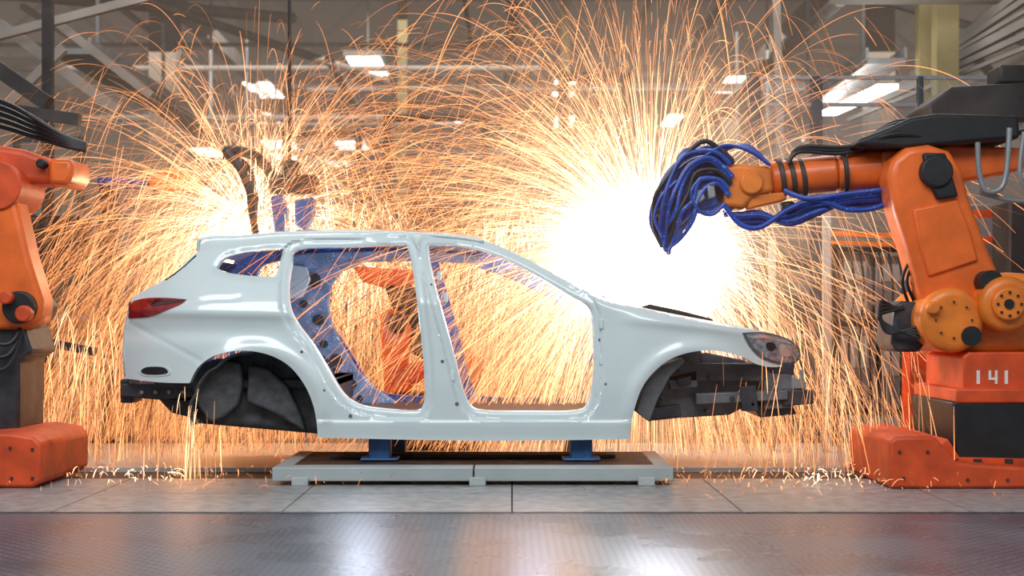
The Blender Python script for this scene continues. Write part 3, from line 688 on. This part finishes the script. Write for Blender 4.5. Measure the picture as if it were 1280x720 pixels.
tan=np.gradient(pos,axis=1); tan/= (np.linalg.norm(tan,axis=2,keepdims=True)+1e-9)
up=np.array([0,1.0,0]); u=np.cross(tan,up); u/=(np.linalg.norm(u,axis=2,keepdims=True)+1e-6); v=np.cross(tan,u)
tap=np.sin(np.linspace(0.08,math.pi-0.08,N))**0.5
vs=[]
for k in range(3):
    a=2*math.pi*k/3; vs.append(pos+(u*math.cos(a)+v*math.sin(a))*(R[:,None]*tap[None])[...,None])
VS=np.stack(vs,2).reshape(-1,3)
base=(np.arange(n)[:,None]*N+np.arange(N-1)[None])*3
faces=[]
for k in range(3):
    k2=(k+1)%3; faces.append(np.stack([base+k,base+k2,base+3+k2,base+3+k],-1).reshape(-1,4))
FA=np.concatenate(faces)
me=bpy.data.meshes.new('welding_sparks')
me.vertices.add(len(VS)); me.vertices.foreach_set('co',VS.ravel())
me.loops.add(FA.size); me.loops.foreach_set('vertex_index',FA.ravel().astype(np.int32))
me.polygons.add(len(FA)); me.polygons.foreach_set('loop_start',np.arange(0,FA.size,4,dtype=np.int32))
me.update(calc_edges=True)
c0=np.array([1.0,0.33,0.10]); c1=np.array([1.0,0.72,0.45])
c=(c0+(c1-c0)*np.clip(heat*1.8,0,1)[...,None])*((0.68+3.2*heat)*br[:,None])[...,None]
C=np.concatenate([c,np.ones(c.shape[:2]+(1,))],2); C=np.repeat(C[:,:,None,:],3,2).reshape(-1,4)
at=me.color_attributes.new('glow','FLOAT_COLOR','POINT'); at.data.foreach_set('color',C.ravel().astype(np.float32))
m=bpy.data.materials.new('spark_glow'); m.use_nodes=True; nt=m.node_tree; nt.nodes.clear()
o=nt.nodes.new('ShaderNodeOutputMaterial'); e=nt.nodes.new('ShaderNodeEmission'); a=nt.nodes.new('ShaderNodeAttribute'); a.attribute_name='glow'
nt.links.new(a.outputs['Color'],e.inputs['Color']); e.inputs['Strength'].default_value=1.5; nt.links.new(e.outputs[0],o.inputs['Surface'])
m.cycles.emission_sampling='NONE'
ob=bpy.data.objects.new('welding_sparks',me); COL.objects.link(ob); me.materials.append(m)
# ---------------------------------------------------------------- emissive glow volumes
def glow(name,loc,rad,col,strength,power,squash=(1,1,1)):
    me=bpy.data.meshes.new(name); bm=bmesh.new(); bmesh.ops.create_icosphere(bm,subdivisions=3,radius=1.0); bm.to_mesh(me); bm.free()
    m=bpy.data.materials.new(name+'_gas'); m.use_nodes=True; nt=m.node_tree; nt.nodes.clear()
    o=nt.nodes.new('ShaderNodeOutputMaterial'); e=nt.nodes.new('ShaderNodeEmission'); e.inputs['Color'].default_value=tuple(col)+(1,)
    tc=nt.nodes.new('ShaderNodeTexCoord'); l=nt.nodes.new('ShaderNodeVectorMath'); l.operation='LENGTH'; nt.links.new(tc.outputs['Object'],l.inputs[0])
    mr=nt.nodes.new('ShaderNodeMapRange'); mr.inputs['From Min'].default_value=0.97; mr.inputs['From Max'].default_value=0; nt.links.new(l.outputs['Value'],mr.inputs['Value'])
    p=nt.nodes.new('ShaderNodeMath'); p.operation='POWER'; p.inputs[1].default_value=power; nt.links.new(mr.outputs[0],p.inputs[0])
    q=nt.nodes.new('ShaderNodeMath'); q.operation='MULTIPLY'; q.inputs[1].default_value=strength; nt.links.new(p.outputs[0],q.inputs[0])
    nt.links.new(q.outputs[0],e.inputs['Strength']); nt.links.new(e.outputs[0],o.inputs['Volume'])
    ob=bpy.data.objects.new(name,me); COL.objects.link(ob); ob.location=loc; ob.scale=[rad*k for k in squash]; me.materials.append(m)
    return ob
glow('welding_flash',P(806,320,1.15),0.86,(1,0.90,0.80),22,2.7,(1.15,1,0.85))
glow('welding_smoke_glow',P(790,300,1.5),2.2,(1,0.58,0.34),0.5,2.0)  # emission-only sphere, adds the warm halo around the weld
glow('welding_smoke_glow',P(310,310,2.6),1.9,(1,0.45,0.2),0.16,1.6)  # emission-only sphere, adds orange glow at the left burst
m=bpy.data.materials.new('hall_haze_gas'); m.use_nodes=True; nt=m.node_tree; nt.nodes.clear()
o=nt.nodes.new('ShaderNodeOutputMaterial'); ab=nt.nodes.new('ShaderNodeVolumeAbsorption'); ab.inputs['Color'].default_value=(0,0,0,1); ab.inputs['Density'].default_value=0.045
e=nt.nodes.new('ShaderNodeEmission'); e.inputs['Color'].default_value=(0.21,0.165,0.135,1); e.inputs['Strength'].default_value=0.045
ad=nt.nodes.new('ShaderNodeAddShader'); nt.links.new(ab.outputs[0],ad.inputs[0]); nt.links.new(e.outputs[0],ad.inputs[1]); nt.links.new(ad.outputs[0],o.inputs['Volume'])
MB().box(-21.9,21.9,4.7,39.9,0.01,8.95).out('hall_haze',m)
# ---------------------------------------------------------------- LIGHTS
def area(name,loc,size,power,col,target):
    l=bpy.data.lights.new(name,'AREA'); l.shape='RECTANGLE'; l.size=size[0]; l.size_y=size[1]; l.energy=power; l.color=col
    ob=bpy.data.objects.new(name,l); COL.objects.link(ob); ob.location=loc
    ob.rotation_euler=(Vector(target)-Vector(loc)).to_track_quat('-Z','Y').to_euler(); return ob
area('ceiling_lamp_front',(-1,-5,5.5),(9,2.0),380,(0.95,0.98,1.0),(0,0.5,0.6))
area('ceiling_lamp_mid',(0,4,6.0),(10,2.5),380,(1,0.97,0.92),(0,3,0))
area('ceiling_lamp_back',(0,14,5.5),(14,6),900,(1,0.93,0.84),(0,16,0))
area('ceiling_lamp_rear',(0,26,5.5),(16,6),1200,(1,0.93,0.84),(0,28,0))
def pt(name,loc,e,col,r=0.08):
    l=bpy.data.lights.new(name,'POINT'); l.energy=e; l.color=col; l.shadow_soft_size=r
    ob=bpy.data.objects.new(name,l); COL.objects.link(ob); ob.location=loc
pt('weld_arc_light',W1,120,(0.85,0.9,1.0),0.25)
pt('weld_arc_light.001',W2,70,(1,0.6,0.3),0.2)
pt('weld_arc_light.002',P(560,330,3.0),40,(1,0.45,0.18),0.3)
pt('weld_arc_light.003',P(250,480,2.2),18,(1,0.45,0.18),0.3)
pt('weld_arc_light.004',P(950,470,2.0),18,(1,0.5,0.22),0.3)
pt('cabin_fill_light',(-1.0,0.55,0.95),14,(0.6,0.78,1.0),0.15)  # added fill without a fixture, brightens the dark inner panels
pt('cabin_fill_light.001',(0.15,0.6,1.1),10,(0.5,0.7,1.0),0.15)  # second added fill in the cabin, no lamp there
w=bpy.data.worlds.new('hall_ambient'); bpy.context.scene.world=w; w.use_nodes=True
nt=w.node_tree; bg=nt.nodes['Background']
tc=nt.nodes.new('ShaderNodeTexCoord'); sp=nt.nodes.new('ShaderNodeSeparateXYZ'); nt.links.new(tc.outputs['Generated'],sp.inputs[0])
cr=nt.nodes.new('ShaderNodeValToRGB'); cr.color_ramp.elements[0].position=0.0; cr.color_ramp.elements[0].color=(0.25,0.26,0.27,1); cr.color_ramp.elements[1].position=0.9; cr.color_ramp.elements[1].color=(0.85,0.9,0.95,1)
nt.links.new(sp.outputs['Z'],cr.inputs['Fac']); nt.links.new(cr.outputs[0],bg.inputs['Color']); bg.inputs['Strength'].default_value=0.6
# ---------------------------------------------------------------- CAMERA
cam=bpy.data.cameras.new('camera'); cam.lens=F/1280*36; cam.sensor_width=36; cam.shift_y=40/1280
cam.dof.use_dof=True; cam.dof.focus_distance=9.7; cam.dof.aperture_fstop=1.5
co=bpy.data.objects.new('camera',cam); COL.objects.link(co); co.location=(0,-D,CH); co.rotation_euler=(math.radians(90),0,0)
cam.clip_end=200
bpy.context.scene.camera=co
